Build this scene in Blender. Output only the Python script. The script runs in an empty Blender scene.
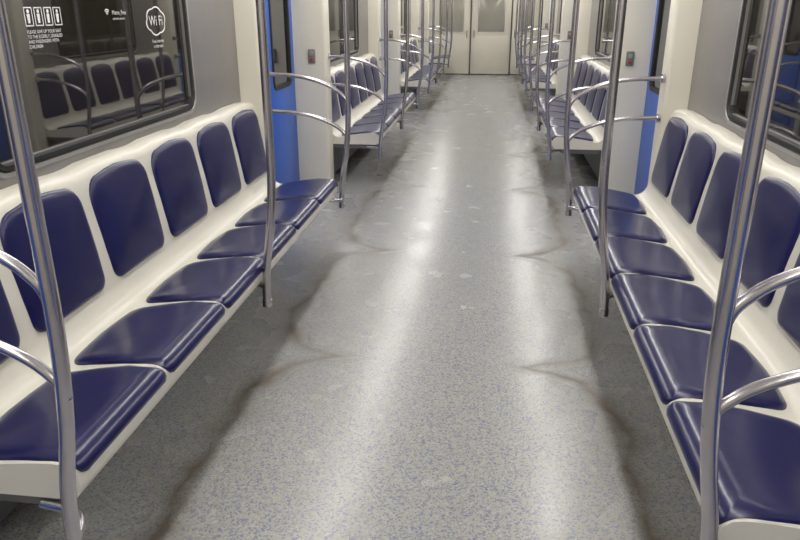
import bpy, bmesh, math, random
from mathutils import Vector, Matrix
random.seed(3)
S = bpy.context.scene
S.view_settings.view_transform = 'Standard'

# ---------------------------------------------------------------- dimensions
PER = 4.75            # door pitch
B0, BL = 1.30, 3.00   # first bench start, bench length
NS = 6
WX = 1.34             # wall plane
DX = 1.425            # door plane
PX = 0.665            # pole plane
YR, YE = -1.6, 17.0   # car ends
ZC = 2.15

# ---------------------------------------------------------------- materials
def mat(name, col, rough=0.5, metal=0.0, spec=0.5, coat=0.0, noise=0.0, nscale=8.0, bump=0.0, bscale=60.0, stretch=None, ior=1.5):
    m = bpy.data.materials.new(name); m.use_nodes = True
    nt = m.node_tree; b = nt.nodes['Principled BSDF']
    b.inputs['Roughness'].default_value = rough
    b.inputs['Metallic'].default_value = metal
    b.inputs['Specular IOR Level'].default_value = spec
    b.inputs['Coat Weight'].default_value = coat
    b.inputs['Coat Roughness'].default_value = 0.12
    b.inputs['IOR'].default_value = ior
    b.inputs['Base Color'].default_value = (*col, 1)
    tc = nt.nodes.new('ShaderNodeTexCoord')
    src = tc.outputs['Object']
    if stretch:
        mp = nt.nodes.new('ShaderNodeMapping'); mp.inputs['Scale'].default_value = stretch
        nt.links.new(src, mp.inputs['Vector']); src = mp.outputs['Vector']
    n = nt.nodes.new('ShaderNodeTexNoise'); n.inputs['Scale'].default_value = nscale
    n.inputs['Detail'].default_value = 4
    nt.links.new(src, n.inputs['Vector'])
    mx = nt.nodes.new('ShaderNodeMix'); mx.data_type = 'RGBA'
    nz = noise
    mx.inputs['A'].default_value = tuple(c*(1-nz) for c in col)+(1,)
    mx.inputs['B'].default_value = tuple(min(1, c*(1+nz)) for c in col)+(1,)
    nt.links.new(n.outputs['Fac'], mx.inputs['Factor'])
    nt.links.new(mx.outputs['Result'], b.inputs['Base Color'])
    if bump > 0:
        n2 = nt.nodes.new('ShaderNodeTexNoise'); n2.inputs['Scale'].default_value = bscale
        nt.links.new(src, n2.inputs['Vector'])
        bp = nt.nodes.new('ShaderNodeBump'); bp.inputs['Strength'].default_value = bump
        bp.inputs['Distance'].default_value = 0.002
        nt.links.new(n2.outputs['Fac'], bp.inputs['Height'])
        nt.links.new(bp.outputs['Normal'], b.inputs['Normal'])
    return m

M_CREAM = mat('cream_fiberglass', (0.75, 0.72, 0.63), 0.30, noise=0.05, nscale=4)
M_PILLAR = mat('cream_wall_plastic', (0.82, 0.78, 0.66), 0.40, noise=0.04, nscale=3)
M_BLUE = mat('navy_vinyl', (0.006, 0.006, 0.072), 0.28, spec=0.5, coat=0.3, noise=0.12, nscale=6, bump=0.10, bscale=350)
M_DOORB = mat('blue_door_paint', (0.025, 0.12, 0.55), 0.35, noise=0.08, nscale=3)
M_STEEL = mat('brushed_stainless', (0.56, 0.53, 0.55), 0.24, metal=0.95, noise=0.06, nscale=20, stretch=(8, 8, 0.6))
M_GREYP = mat('grey_wall_laminate', (0.31, 0.295, 0.285), 0.34, metal=0.40, noise=0.06, nscale=5, stretch=(1, 6, 1))
M_RUB = mat('black_rubber', (0.012, 0.012, 0.013), 0.5)
M_ALU = mat('aluminium_trim', (0.50, 0.49, 0.47), 0.35, metal=0.7)
M_GLASS = mat('dark_tunnel_glass', (0.020, 0.017, 0.013), 0.02, spec=1.0, ior=1.75)
M_PANE = mat('end_door_glass', (0.42, 0.40, 0.33), 0.10, spec=0.6)
M_CEIL = mat('ceiling_white', (0.82, 0.82, 0.79), 0.5)
M_DARK = mat('underseat_grey', (0.13, 0.13, 0.13), 0.6, noise=0.2)
M_WHITE = mat('white_print', (0.8, 0.8, 0.8), 0.5)
M_RED = mat('red_plastic', (0.5, 0.03, 0.02), 0.4)
M_DBOX = mat('device_grey', (0.22, 0.22, 0.21), 0.4)

M_LAMP = bpy.data.materials.new('lamp_diffuser'); M_LAMP.use_nodes = True
_b = M_LAMP.node_tree.nodes['Principled BSDF']
_b.inputs['Base Color'].default_value = (0.9, 0.9, 0.9, 1)
_b.inputs['Emission Color'].default_value = (1.0, 0.97, 0.925, 1)
_b.inputs['Emission Strength'].default_value = 15.5

def floor_material():
    m = bpy.data.materials.new('speckled_linoleum'); m.use_nodes = True
    nt = m.node_tree; N = nt.nodes; L = nt.links; b = N['Principled BSDF']
    geo = N.new('ShaderNodeNewGeometry')
    sep = N.new('ShaderNodeSeparateXYZ'); L.new(geo.outputs['Position'], sep.inputs[0])
    def math_(op, a, b_=None, c=None):
        n = N.new('ShaderNodeMath'); n.operation = op
        for i, v in enumerate((a, b_, c)):
            if v is None: continue
            if isinstance(v, (int, float)): n.inputs[i].default_value = v
            else: L.new(v, n.inputs[i])
        return n.outputs[0]
    def noise(scale, detail=3):
        n = N.new('ShaderNodeTexNoise'); n.inputs['Scale'].default_value = scale
        n.inputs['Detail'].default_value = detail
        L.new(geo.outputs['Position'], n.inputs['Vector']); return n.outputs['Fac']
    def mix(f, a, c, blend='MIX'):
        n = N.new('ShaderNodeMix'); n.data_type = 'RGBA'; n.blend_type = blend
        if isinstance(f, (int, float)): n.inputs['Factor'].default_value = f
        else: L.new(f, n.inputs['Factor'])
        for k, v in (('A', a), ('B', c)):
            if isinstance(v, tuple): n.inputs[k].default_value = (*v, 1)
            else: L.new(v, n.inputs[k])
        return n.outputs['Result']
    # speckles
    v = N.new('ShaderNodeTexVoronoi'); v.inputs['Scale'].default_value = 175
    wob = N.new('ShaderNodeTexNoise'); wob.inputs['Scale'].default_value = 120
    L.new(geo.outputs['Position'], wob.inputs['Vector'])
    va = N.new('ShaderNodeVectorMath'); va.operation = 'MULTIPLY_ADD'
    L.new(wob.outputs['Color'], va.inputs[0]); va.inputs[1].default_value = (0.008,)*3
    L.new(geo.outputs['Position'], va.inputs[2])
    L.new(va.outputs[0], v.inputs['Vector'])
    sc = N.new('ShaderNodeSeparateColor'); L.new(v.outputs['Color'], sc.inputs[0])
    base = mix(noise(1.2), (0.385, 0.38, 0.355), (0.43, 0.43, 0.405))
    blue = math_('GREATER_THAN', sc.outputs[0], 0.80)
    ochre = math_('GREATER_THAN', sc.outputs[1], 0.87)
    light = math_('GREATER_THAN', sc.outputs[2], 0.80)
    c = mix(math_('MULTIPLY', light, 0.40), base, (0.56, 0.56, 0.54))
    c = mix(math_('MULTIPLY', ochre, 0.45), c, (0.26, 0.23, 0.18))
    c = mix(math_('MULTIPLY', blue, 0.60), c, (0.11, 0.16, 0.34))
    # dirt lines left by feet along the benches
    wn = math_('MULTIPLY', math_('SUBTRACT', noise(5, 5), 0.5), 0.16)
    wn2 = math_('MULTIPLY', math_('SUBTRACT', noise(1.1, 2), 0.5), 0.12)
    ax = math_('ADD', math_('ADD', math_('ABSOLUTE', sep.outputs[0]), wn), wn2)
    ym = math_('FLOORED_MODULO', math_('SUBTRACT', sep.outputs[1], B0), PER)
    ds = [math_('ABSOLUTE', math_('SUBTRACT', ym, p)) for p in (0.0, 1.5, 3.0, PER)]
    d = math_('MINIMUM', math_('MINIMUM', ds[0], ds[1]), math_('MINIMUM', ds[2], ds[3]))
    cusp = math_('POWER', 2.718, math_('MULTIPLY', d, -9.0))
    xb = math_('SUBTRACT', 0.75, math_('MULTIPLY', cusp, 0.33))
    dist = math_('ABSOLUTE', math_('SUBTRACT', ax, xb))
    thin = math_('POWER', 2.718, math_('MULTIPLY', dist, -32.0))
    wide = math_('POWER', 2.718, math_('MULTIPLY', dist, -11.0))
    dirt = math_('ADD', math_('MULTIPLY', thin, 0.48), math_('MULTIPLY', wide, 0.40))
    patch = math_('ADD', math_('MULTIPLY', noise(4.5, 5), 2.2), -0.2)
    dirt = math_('MULTIPLY', dirt, math_('MAXIMUM', patch, 0.2))
    # slightly more of the brown tone beyond the line, under the bench
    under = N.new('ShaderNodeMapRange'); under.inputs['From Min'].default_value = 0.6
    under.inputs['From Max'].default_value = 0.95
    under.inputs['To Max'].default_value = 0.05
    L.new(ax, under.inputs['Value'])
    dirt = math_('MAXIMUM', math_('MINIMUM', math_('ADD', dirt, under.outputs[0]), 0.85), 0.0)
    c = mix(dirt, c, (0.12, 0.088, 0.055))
    L.new(c, b.inputs['Base Color'])
    r = math_('ADD', math_('MULTIPLY', noise(4, 5), 0.18), 0.155)
    r = math_('ADD', r, math_('MULTIPLY', dirt, 0.2))
    L.new(r, b.inputs['Roughness'])
    b.inputs['Specular IOR Level'].default_value = 0.75
    bp = N.new('ShaderNodeBump'); bp.inputs['Strength'].default_value = 0.25
    bp.inputs['Distance'].default_value = 0.002
    L.new(noise(45, 4), bp.inputs['Height']); L.new(bp.outputs['Normal'], b.inputs['Normal'])
    return m
M_FLOOR = floor_material()

# ---------------------------------------------------------------- mesh helpers
def obj(name, verts, faces, material, smooth=False, parent=None):
    me = bpy.data.meshes.new(name); me.from_pydata(verts, [], faces); me.update()
    bm = bmesh.new(); bm.from_mesh(me); bmesh.ops.recalc_face_normals(bm, faces=bm.faces)
    bm.to_mesh(me); bm.free()
    ms = material if isinstance(material, list) else [material]
    for x in ms: me.materials.append(x)
    if smooth:
        for p in me.polygons: p.use_smooth = True
    o = bpy.data.objects.new(name, me); S.collection.objects.link(o)
    if parent: o.parent = parent
    return o

def empty(name, loc=(0, 0, 0)):
    e = bpy.data.objects.new(name, None); e.empty_display_size = 0.1
    e.location = loc
    S.collection.objects.link(e); return e

class MB:
    """accumulate boxes / tubes into one mesh with material slots"""
    def __init__(s): s.v = []; s.f = []; s.m = []; s.mats = []
    def mi(s, m):
        if m not in s.mats: s.mats.append(m)
        return s.mats.index(m)
    def add(s, v, f, m):
        o = len(s.v); s.v += [tuple(p) for p in v]
        k = s.mi(m)
        for q in f: s.f.append([i+o for i in q]); s.m.append(k)
    def box(s, a, b, m, bev=0.0, seg=2):
        bm = bmesh.new(); bmesh.ops.create_cube(bm, size=1)
        c = [(a[i]+b[i])/2 for i in range(3)]; d = [abs(b[i]-a[i]) for i in range(3)]
        for v in bm.verts: v.co = Vector([c[i]+v.co[i]*d[i] for i in range(3)])
        if bev > 0:
            bmesh.ops.bevel(bm, geom=list(bm.edges), offset=min(bev, min(d)*0.45), segments=seg, affect='EDGES', profile=0.5)
        bm.verts.ensure_lookup_table(); bm.verts.index_update()
        s.add([v.co.copy() for v in bm.verts], [[v.index for v in f.verts] for f in bm.faces], m); bm.free()
    def tube(s, pts, r, m, n=14, cap=True):
        pts = [Vector(p) for p in pts]; vs = []; fs = []
        t = (pts[1]-pts[0]).normalized()
        up = Vector((0, 1, 0)) if abs(t.y) < 0.9 else Vector((1, 0, 0))
        nrm = t.cross(up).normalized()
        for i, p in enumerate(pts):
            t2 = (pts[min(i+1, len(pts)-1)]-pts[max(i-1, 0)]).normalized()
            nrm = (nrm - t2*nrm.dot(t2)).normalized(); bn = t2.cross(nrm)
            rr = r[i] if isinstance(r, list) else r
            for k in range(n):
                a = 2*math.pi*k/n
                vs.append(p + nrm*math.cos(a)*rr + bn*math.sin(a)*rr)
        for i in range(len(pts)-1):
            for k in range(n):
                fs.append([i*n+k, i*n+(k+1) % n, (i+1)*n+(k+1) % n, (i+1)*n+k])
        if cap:
            fs.append(list(range(n))[::-1]); fs.append([(len(pts)-1)*n+k for k in range(n)])
        s.add(vs, fs, m)
    def build(s, name, smooth=False, parent=None):
        o = obj(name, s.v, s.f, s.mats, parent=parent)
        for i, p in enumerate(o.data.polygons):
            p.material_index = s.m[i]
        if smooth:
            for p in o.data.polygons: p.use_smooth = True
            o.data.set_sharp_from_angle(angle=math.radians(40))
        return o

def catmull(P, sub=8):
    P = [Vector(p) for p in P]; out = []
    for i in range(len(P)-1):
        p0 = P[max(i-1, 0)]; p1 = P[i]; p2 = P[i+1]; p3 = P[min(i+2, len(P)-1)]
        for k in range(sub):
            t = k/sub
            out.append(0.5*((2*p1)+(p2-p0)*t+(2*p0-5*p1+4*p2-p3)*t*t+(-p0+3*p1-3*p2+p3)*t**3))
    out.append(P[-1].copy()); return out

# ---------------------------------------------------------------- bench
PROF = [(.80, .362), (.765, .365), (.745, .385), (.743, .42), (.757, .448), (.80, .458), (.89, .452), (1.00, .436), (1.09, .424),
        (1.14, .436), (1.172, .48), (1.192, .56), (1.222, .75), (1.245, .895), (1.262, .935), (1.29, .95), (1.336, .95)]
PC = catmull([(a, 0, b) for a, b in PROF], 5)
PL = [0.0]
for i in range(1, len(PC)): PL.append(PL[-1]+(PC[i]-PC[i-1]).length)
def prof(s):
    s = max(0, min(PL[-1]-1e-6, s))
    for i in range(1, len(PL)):
        if PL[i] >= s:
            t = (s-PL[i-1])/(PL[i]-PL[i-1]); p = PC[i-1].lerp(PC[i], t)
            a = PC[max(i-2, 0)]; b = PC[min(i+1, len(PC)-1)]
            d = (b-a).normalized(); return p, Vector((-d.z, 0, d.x))
def s_at(fn):
    for i, p in enumerate(PC):
        if fn(p, i): return PL[i]
S_CF = s_at(lambda p, i: p.z > .425 and p.x < .77)        # cushion front
S_CB = s_at(lambda p, i: p.x > 1.09)
S_BB = s_at(lambda p, i: p.x > 1.14 and p.z > .508)
S_BT = s_at(lambda p, i: p.z > .910)

def rrect(w0, w1, h, r0, r1, n=7):
    """outline centred at 0; bottom half-width w0 (b=-h/2), top half-width w1, corner radii r0 bottom r1 top"""
    pts = []
    def corner(cx, cy, r, a0):
        for k in range(n):
            a = a0+math.pi/2*k/(n-1); pts.append((cx+r*math.cos(a), cy+r*math.sin(a)))
    corner(w0-r0, -h/2+r0, r0, -math.pi/2)
    for t in (0.33, 0.66): pts.append((w0+(w1-w0)*t+0.004, -h/2+r0+(h-r0-r1)*t))
    corner(w1-r1, h/2-r1, r1, 0)
    for t in (0.25, .5, 0.75): pts.append(((w1-r1)*(1-2*t), h/2+0.012*math.sin(math.pi*t)))
    corner(-w1+r1, h/2-r1, r1, math.pi/2)
    for t in (0.33, 0.66): pts.append((-(w1+(w0-w1)*t+0.004), h/2-r1-(h-r0-r1)*t))
    corner(-w0+r0, -h/2+r0, r0, math.pi)
    return pts

def pad(name, side, yc, s0, s1, w0, w1, r0, r1, thick, dish, parent, y0):
    out = rrect(w0, w1, s1-s0, r0, r1); n = len(out); sc = (s0+s1)/2
    rings = [(0.0, -.004), (0.0, thick*.40), (.004, thick*.70), (.012, thick*.90), (.025, thick)]
    vs = []; fs = []
    hw = min(w0, w1)
    def put(a, b, h):
        p, nn = prof(sc+b); q = p+nn*h
        vs.append((side*q.x, yc+a-y0, q.z))
    for ins, h in rings:
        k1 = 1-ins/hw; k2 = 1-ins/((s1-s0)/2)
        for a, b in out: put(a*k1, b*k2, h)
    base1 = 1-.025/hw; base2 = 1-.025/((s1-s0)/2)
    K = 8
    for j in range(1, K):
        f = 1-j/K
        for a, b in out: put(a*base1*f, b*base2*f, thick-dish*(1-f*f))
    R = len(rings)+K-1
    for i in range(R-1):
        for k in range(n): fs.append([i*n+k, i*n+(k+1) % n, (i+1)*n+(k+1) % n, (i+1)*n+k])
    put(0, 0, thick-dish); c = len(vs)-1
    for k in range(n): fs.append([(R-1)*n+k, (R-1)*n+(k+1) % n, c])
    return obj(name, vs, fs, M_BLUE, smooth=True, parent=parent)

def bench(side, ya, ns):
    e = empty('passenger_bench', (0, ya, 0)); e.name = 'passenger_bench'
    W = BL/NS; L = W*ns
    M = 12*ns; vs = []; fs = []; P = len(PC)
    for j in range(M+1):
        y = L*j/M
        ph = math.cos(2*math.pi*y/W)      # +1 at seams
        for i, p in enumerate(PC):
            x, z = p.x, p.z
            if p.z > .80:
                z = p.z-0.008*max(0, ph)*min(1, (p.z-.80)/.1)
            elif 0.745 <= p.x < 1.08 and p.z > .40:      # ridge between the seats
                z = p.z+0.006*max(0, ph)**4
            elif p.x > 1.14 and .50 < p.z <= .80:          # rib between the backrests
                x = p.x-0.008*max(0, ph)**4*min(1, (p.z-.5)/.08)*min(1, (.80-p.z)/.1)
            vs.append((side*x, y, z))
    for j in range(M):
        for i in range(P-1):
            a = j*P+i; fs.append([a, a+1, a+P+1, a+P])
    # closed ends, rear and underside
    for j in (0, M):
        k = len(vs); vs.append((side*1.336, L*j/M, .362)); fs.append([j*P+i for i in range(P)]+[k])
    k0, k1 = len(vs)-2, len(vs)-1
    fs.append([0, M*P, k1, k0]); fs.append([P-1, M*P+P-1, k1, k0])
    o = obj('shell', vs, fs, M_CREAM, smooth=True, parent=e)
    o.data.set_sharp_from_angle(angle=math.radians(50))
    for i in range(ns):
        yc = W*(i+.5)
        pad('seat_cushion_%d' % (i+1), side, yc, S_CF, S_CB, .242, .221, .03, .05, .020, .007, e, 0)
        pad('backrest_pad_%d' % (i+1), side, yc, S_BB, S_BT, .216, .217, .05, .085, .015, -.008, e, 0)
    # heater box and brackets under the bench
    mb = MB()
    mb.box((side*1.18, .10, .06), (side*1.33, L-.10, .30), M_DARK, .01)
    for k in range(ns+1):
        y = min(max(W*k, .03), L-.03)
        mb.box((side*.82, y-.015, .325), (side*1.33, y+.015, .361), M_DARK, .004)
    mb.build('underseat_frame', parent=e)
    return e

# ---------------------------------------------------------------- poles
def pole(side, y, rails, ydir=0, reach=1.15):
    """y is the pole position, ydir the direction of the bench from it"""
    mb = MB()
    x = PX
    pts = catmull([(x, 0, ZC-.002), (x, 0, 1.9), (x, 0, 1.5), (x, 0, 1.1), (x+.002, 0, .85), (x+.018, 0, .65), (x+.045, 0, .48), (x+.056, 0, .36), (x+.057, 0, .28)], 6)
    R = 0.0175
    mb.tube([(side*p.x, 0, p.z) for p in pts], R, M_STEEL, 18)
    # foot plug and bracket to the bench underside
    mb.tube([(side*(x+.057), 0, .300), (side*(x+.057), 0, .272)], 0.021, M_STEEL, 18)
    bp = catmull([(x+.052, 0, .325), (x+.065, ydir*.04, .330), (x+.10, ydir*.075+.0, .336), (x+.19, ydir*.09, .340)], 6)
    mb.tube([(side*p.x, p.y, p.z) for p in bp], 0.013, M_STEEL, 12)
    mb.tube([(side*x, 0, ZC-.03), (side*x, 0, ZC-.001)], 0.034, M_STEEL, 18)
    if rails:
        for dz in (0, -.225):
            pr = catmull([(x+.004, 0, .93+dz), (x+.022, 0, .972+dz), (x+.085, 0, 1.025+dz), (x+.20, 0, 1.072+dz), (x+.34, 0, 1.10+dz), (reach, 0, 1.108+dz)], 6)
            mb.tube([(side*p.x, 0, p.z) for p in pr], 0.0125, M_STEEL, 12)
            mb.tube([(side*(reach-.017), 0, 1.1075+dz), (side*(reach-.0005), 0, 1.108+dz)], 0.026, M_STEEL, 16)
    o = mb.build('grab_pole', smooth=True); o.location = (0, y, 0)
    return o

benches = [(B0, 6), (B0+PER, 6), (B0+2*PER, 6), (B0+3*PER, 2)]
for side in (-1, 1):
    for ya, ns in benches:
        bench(side, ya, ns)
        L = ns*BL/NS
        pole(side, ya-(.085 if side < 0 else .02), True, 1, 1.15)
        if ns == 6:
            pole(side, ya+L/2-(.08 if side < 0 else 0), False, 1)
            pole(side, ya+L+.03, True, -1, 1.20)

# ---------------------------------------------------------------- floor / ceiling
mb = MB(); mb.box((-1.5, YR, -.04), (1.5, YE, 0), M_FLOOR); mb.build('floor')
mb = MB()
mb.box((-1.5, YR, ZC), (1.5, YE, ZC+.05), M_CEIL)
mb.build('ceiling')
for side in (-1, 1):
    y = YR+.2
    while y < YE-.5:
        mb = MB()
        y1 = min(y+1.45, YE-.1)
        mb.box((side*.77, y, ZC-.045), (side*.89, y1, ZC-.005), M_LAMP, .015)
        mb.box((side*.745, y-.01, ZC-.02), (side*.915, y1+.01, ZC-.001), M_ALU, .004)
        mb.build('ceiling_light', smooth=True)
        y += 1.5

# ---------------------------------------------------------------- walls, pillars
gaps = [(B0-PER+BL, B0)] + [(b+BL, b+PER) for b, n in benches[:3]]
WIN = (0.68, 2.29, 0.995, 1.92)  # y0,y1 relative to bench start, z0,z1
nwin = 0; ndoor = 0
def ring(mb, side, x, ya, yb, za, zb, r, w, t, m):
    def out(i):
        pts = []
        a, b, c, d = ya+i, yb-i, za+i, zb-i; rr = max(r-i, .005)
        for (cy, cz, a0) in ((b-rr, d-rr, 0), (a+rr, d-rr, 90), (a+rr, c+rr, 180), (b-rr, c+rr, 270)):
            for k in range(7):
                an = math.radians(a0+15*k); pts.append((cy+rr*math.cos(an), cz+rr*math.sin(an)))
        return pts
    O = out(0); I = out(w); n = len(O); vs = []
    O2 = out(w*.2); I2 = out(w*.8)
    for pts, xx in ((O, x), (O2, x-t), (I2, x-t), (I, x)):
        vs += [(side*xx, p[0], p[1]) for p in pts]
    vs += [(side*(x+.03), p[0], p[1]) for p in I]
    vs += [(side*(x+.03), p[0], p[1]) for p in O]
    fs = []
    for q in range(6):
        a, b = q, (q+1) % 6
        for k in range(n): fs.append([a*n+k, a*n+(k+1) % n, b*n+(k+1) % n, b*n+k])
    mb.add(vs, fs, m)

for side, sn in ((-1, 'left'), (1, 'right')):
    mb = MB()
    for ya, ns in benches:
        L = ns*BL/NS; yb = ya+L if ns == 6 else YE
        T = WX+.14
        if ns == 6: w0, w1 = ya+WIN[0], ya+WIN[1]
        else: w0, w1 = ya+.35, yb-.35
        z0, z1 = WIN[2], WIN[3]
        mb.box((side*WX, ya, 0), (side*T, yb, z0+.03), M_GREYP)
        mb.box((side*WX, ya, z1-.03), (side*T, yb, ZC), M_GREYP)
        mb.box((side*WX, ya, z0+.03), (side*T, w0+.03, z1-.03), M_GREYP)
        mb.box((side*WX, w1-.03, z0+.03), (side*T, yb, z1-.03), M_GREYP)
        nwin += 1
        wb = MB()
        ring(wb, side, WX-.001, w0-.022, w1+.022, z0-.022, z1+.022, .10, .024, .010, M_ALU)
        ring(wb, side, WX-.001, w0, w1, z0, z1, .085, .026, .012, M_RUB)
        wb.box((side*(WX+.012), w0+.014, z0+.014), (side*(WX+.02), w1-.014, z1-.014), M_GLASS)
        wb.build('window_%d' % nwin, smooth=True)
    # door bays
    for ga, gb in gaps:
        ga2 = max(ga, YR)
        mb.box((side*1.21, ga2, 1.93), (side*1.5, gb, ZC), M_PILLAR)
        mb.box((side*1.49, ga2, 0), (side*1.52, gb, 1.93), M_PILLAR)
        for pa, pb, px in ((ga+.001, ga+.15, 1.20), (gb-.17, gb-.001, 1.15)):
            if pa < YR: continue
            mb.box((side*px, pa, 0), (side*1.5, pb, ZC), M_PILLAR, .025, 4)
    mb.build('wall_'+sn, smooth=True)
    for ga, gb in gaps:
        ga2 = ga+.15 if ga+.15 > YR else YR
        gb2 = gb-.17; mid = (ga+.15+gb2)/2
        ndoor += 1
        e = empty('door_%d' % ndoor, (0, 0, 0))
        for li, (a, b) in enumerate(((ga2, mid-.006), (mid+.006, gb2))):
            if b-a < .3: continue
            db = MB()
            # leaf made of stiles and rails around a window
            x0, x1 = side*DX, side*(DX+.035)
            wa, wb_, wz0, wz1 = a+.13, b-.13, .92, 1.68
            db.box((x0, a, .012), (x1, b, wz0), M_DOORB, .004)
            db.box((x0, a, wz1), (x1, b, 1.93), M_DOORB, .004)
            db.box((x0, a, wz0), (x1, wa, wz1), M_DOORB)
            db.box((x0, wb_, wz0), (x1, b, wz1), M_DOORB)
            ring(db, side, DX-.001, wa-.03, wb_+.03, wz0-.03, wz1+.03, .08, .035, .008, M_RUB)
            db.box((side*(DX+.01), wa-.01, wz0-.01), (side*(DX+.016), wb_+.01, wz1+.01), M_GLASS)
            db.build('door_leaf_%d' % (li+1), smooth=True, parent=e)
        sb = MB()
        sb.box((side*(DX-.006), mid-.012, .012), (side*(DX+.03), mid+.012, 1.93), M_RUB, .003)
        sb.box((side*1.34, ga2+.0, 0.0005), (side*1.489, gb2, .008), M_ALU, .002)
        sb.build('seal_and_sill', parent=e)

# baseboards below the benches
for side, sn in ((-1, 'left'), (1, 'right')):
    mb = MB()
    for ya, ns in benches:
        yb = ya+3 if ns == 6 else YE
        mb.box((side*(WX-.012), ya+.02, .001), (side*(WX-.0005), yb-.02, .10), M_DARK, .003)
    mb.build('baseboard_'+sn)

# emergency intercoms on the door pillars
for side in (-1, 1):
    for ga, gb in gaps[1:]:
        mb = MB()
        yy = gb-.17
        mb.box((side*1.24, yy-.022, 1.06), (side*1.30, yy-.0005, 1.17), M_DBOX, .008)
        mb.box((side*1.258, yy-.026, 1.075), (side*1.282, yy-.022, 1.095), M_RED, .001)
        mb.tube([(side*1.27, yy-.021, 1.135), (side*1.27, yy-.026, 1.135)], .016, M_ALU, 16)
        mb.build('emergency_intercom', smooth=True)

# ---------------------------------------------------------------- end walls
mb = MB()
mb.box((-1.5, YE, 0), (1.5, YE+.08, ZC), M_PILLAR)
mb.build('wall_end')
mb = MB()
mb.box((-1.5, YR-.08, 0), (1.5, YR, ZC), M_PILLAR)
mb.build('wall_rear')
for i, (a, b) in enumerate(((-1.18, -.34), (-.30, .58), (.62, 1.18))):
    ndoor += 1
    db = MB()
    db.box((a, YE-.035, .02), (b, YE-.001, 1.98), M_PILLAR, .012, 3)
    db.box((a+.05, YE-.043, .10), (b-.05, YE-.034, .86), M_PILLAR, .006)
    wa, wb_ = a+.17, b-.17
    db.box((wa-.03, YE-.046, .95), (wb_+.03, YE-.034, 1.78), M_ALU, .01)
    db.box((wa, YE-.050, .98), (wb_, YE-.045, 1.75), M_PANE, .002)
    hx = b-.06 if i == 0 else a+.06
    db.tube([(hx, YE-.08, .82), (hx, YE-.08, .98)], .012, M_STEEL, 10)
    for zz in (.83, .97):
        db.tube([(hx, YE-.034, zz), (hx, YE-.08, zz)], .008, M_STEEL, 8)
    db.build('door_%d' % ndoor, smooth=True)
mb = MB(); mb.box((-1.28, YE-.012, .001), (1.28, YE-.0005, .06), M_DARK, .002)
for xx in (-.32, .60): mb.box((xx-.014, YE-.012, .06), (xx+.014, YE-.0005, 1.98), M_DARK, .002)
mb.build('baseboard_end')

# ---------------------------------------------------------------- window stickers (left window)
def text(body, y, z, size, parent, align='LEFT', m=M_WHITE):
    c = bpy.data.curves.new('txt', 'FONT'); c.body = body; c.size = size; c.align_x = align
    c.space_line = 1.0
    o = bpy.data.objects.new('txt', c); S.collection.objects.link(o)
    bpy.context.view_layer.update()
    dg = bpy.context.evaluated_depsgraph_get()
    me = bpy.data.meshes.new_from_object(o.evaluated_get(dg))
    bpy.data.objects.remove(o)
    me.materials.clear(); me.materials.append(m)
    o = bpy.data.objects.new('lettering', me); S.collection.objects.link(o)
    # text x -> +Y, text y -> +Z, normal -> +X
    o.matrix_world = Matrix(((0, 0, 1, -(WX+.0112)), (1, 0, 0, y), (0, 1, 0, z), (0, 0, 0, 1)))
    o.parent = parent
    return o
def flat(name, polys, parent, m=M_WHITE):
    vs = []; fs = []
    for p in polys:
        o = len(vs); vs += [(-(WX+.0112), a, b) for a, b in p]; fs.append(list(range(o, o+len(p))))
    return obj(name, vs, fs, m, parent=parent)
YS = .09
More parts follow.
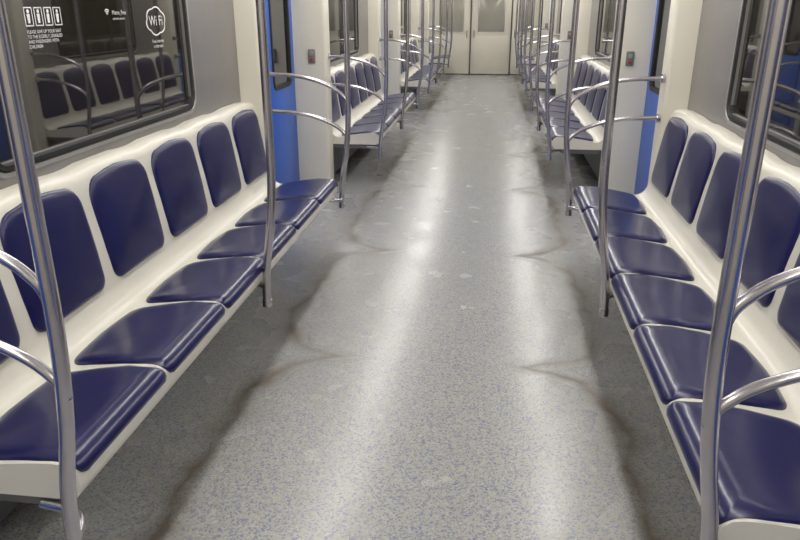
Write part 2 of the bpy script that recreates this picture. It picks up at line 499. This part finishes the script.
# pictogram sticker: four outlined squares with seated figures + small text
e = empty('pictogram_sticker')
P = []
def frame(y, z, w, h, t=.004):
    P.extend([[(y, z), (y+w, z), (y+w, z+t), (y, z+t)], [(y, z+h-t), (y+w, z+h-t), (y+w, z+h), (y, z+h)],
              [(y, z), (y+t, z), (y+t, z+h), (y, z+h)], [(y+w-t, z), (y+w, z), (y+w, z+h), (y+w-t, z+h)]])
for k in range(4):
    y = 2.22+YS+.056*k; frame(y, 1.435, .046, .062)
    P.append([(y+.016, 1.445), (y+.028, 1.445), (y+.031, 1.475), (y+.014, 1.475)])
    P.append([(y+.023+.007*math.cos(a*.7854), 1.483+.007*math.sin(a*.7854)) for a in range(8)])
flat('pictograms', P, e)
text('PLEASE GIVE UP YOUR SEAT\nTO THE ELDERLY, DISABLED\nAND PASSENGERS WITH\nCHILDREN', 2.22+YS, 1.412, .016, e)
# wifi sticker : cloud outline + lettering
e = empty('wifi_sticker')
cy, cz = 3.19+YS, 1.435
P = []
N = 96
def cloud(a, k):
    r = 1+.12*abs(math.sin(3*a+.6)); return (cy+k*.092*r*math.cos(a), cz+k*.058*r*math.sin(a))
for i in range(N):
    a, b = 2*math.pi*i/N, 2*math.pi*(i+1)/N
    P.append([cloud(a, 1), cloud(b, 1), cloud(b, .90), cloud(a, .90)])
flat('cloud_outline', P, e)
text('Wi Fi', cy, cz-.019, .062, e, 'CENTER')
text('Free internet\nin the train', cy, cz-.095, .022, e, 'CENTER')
e = empty('network_name_sticker')
P = []
for r in (.008, .016, .024):
    for i in range(8):
        a, b = math.radians(45+i*11.25), math.radians(45+(i+1)*11.25)
        yy = 2.76+YS
        P.append([(yy+r*math.cos(a), 1.465+r*math.sin(a)), (yy+r*math.cos(b), 1.465+r*math.sin(b)),
                  (yy+(r-.004)*math.cos(b), 1.465+(r-.004)*math.sin(b)), (yy+(r-.004)*math.cos(a), 1.465+(r-.004)*math.sin(a))])
flat('wave_icon', P, e)
text('Metro_Free', 2.80+YS, 1.467, .024, e)
text('select the network', 2.80+YS, 1.447, .013, e)

# ---------------------------------------------------------------- world + camera
w = bpy.data.worlds.new('World'); S.world = w; w.use_nodes = True
w.node_tree.nodes['Background'].inputs[0].default_value = (.01, .01, .012, 1)

cam = bpy.data.cameras.new('Camera'); co = bpy.data.objects.new('Camera', cam); S.collection.objects.link(co)
cam.sensor_width = 36; cam.lens = 31.5; cam.clip_start = .02
th = math.atan(264/700); ps = math.atan(95*math.cos(th)/700)
F = Vector((-math.sin(ps)*math.cos(th), math.cos(ps)*math.cos(th), -math.sin(th)))
co.location = (.208, 0, 1.5)
co.rotation_euler = F.to_track_quat('-Z', 'Y').to_euler()
S.camera = co
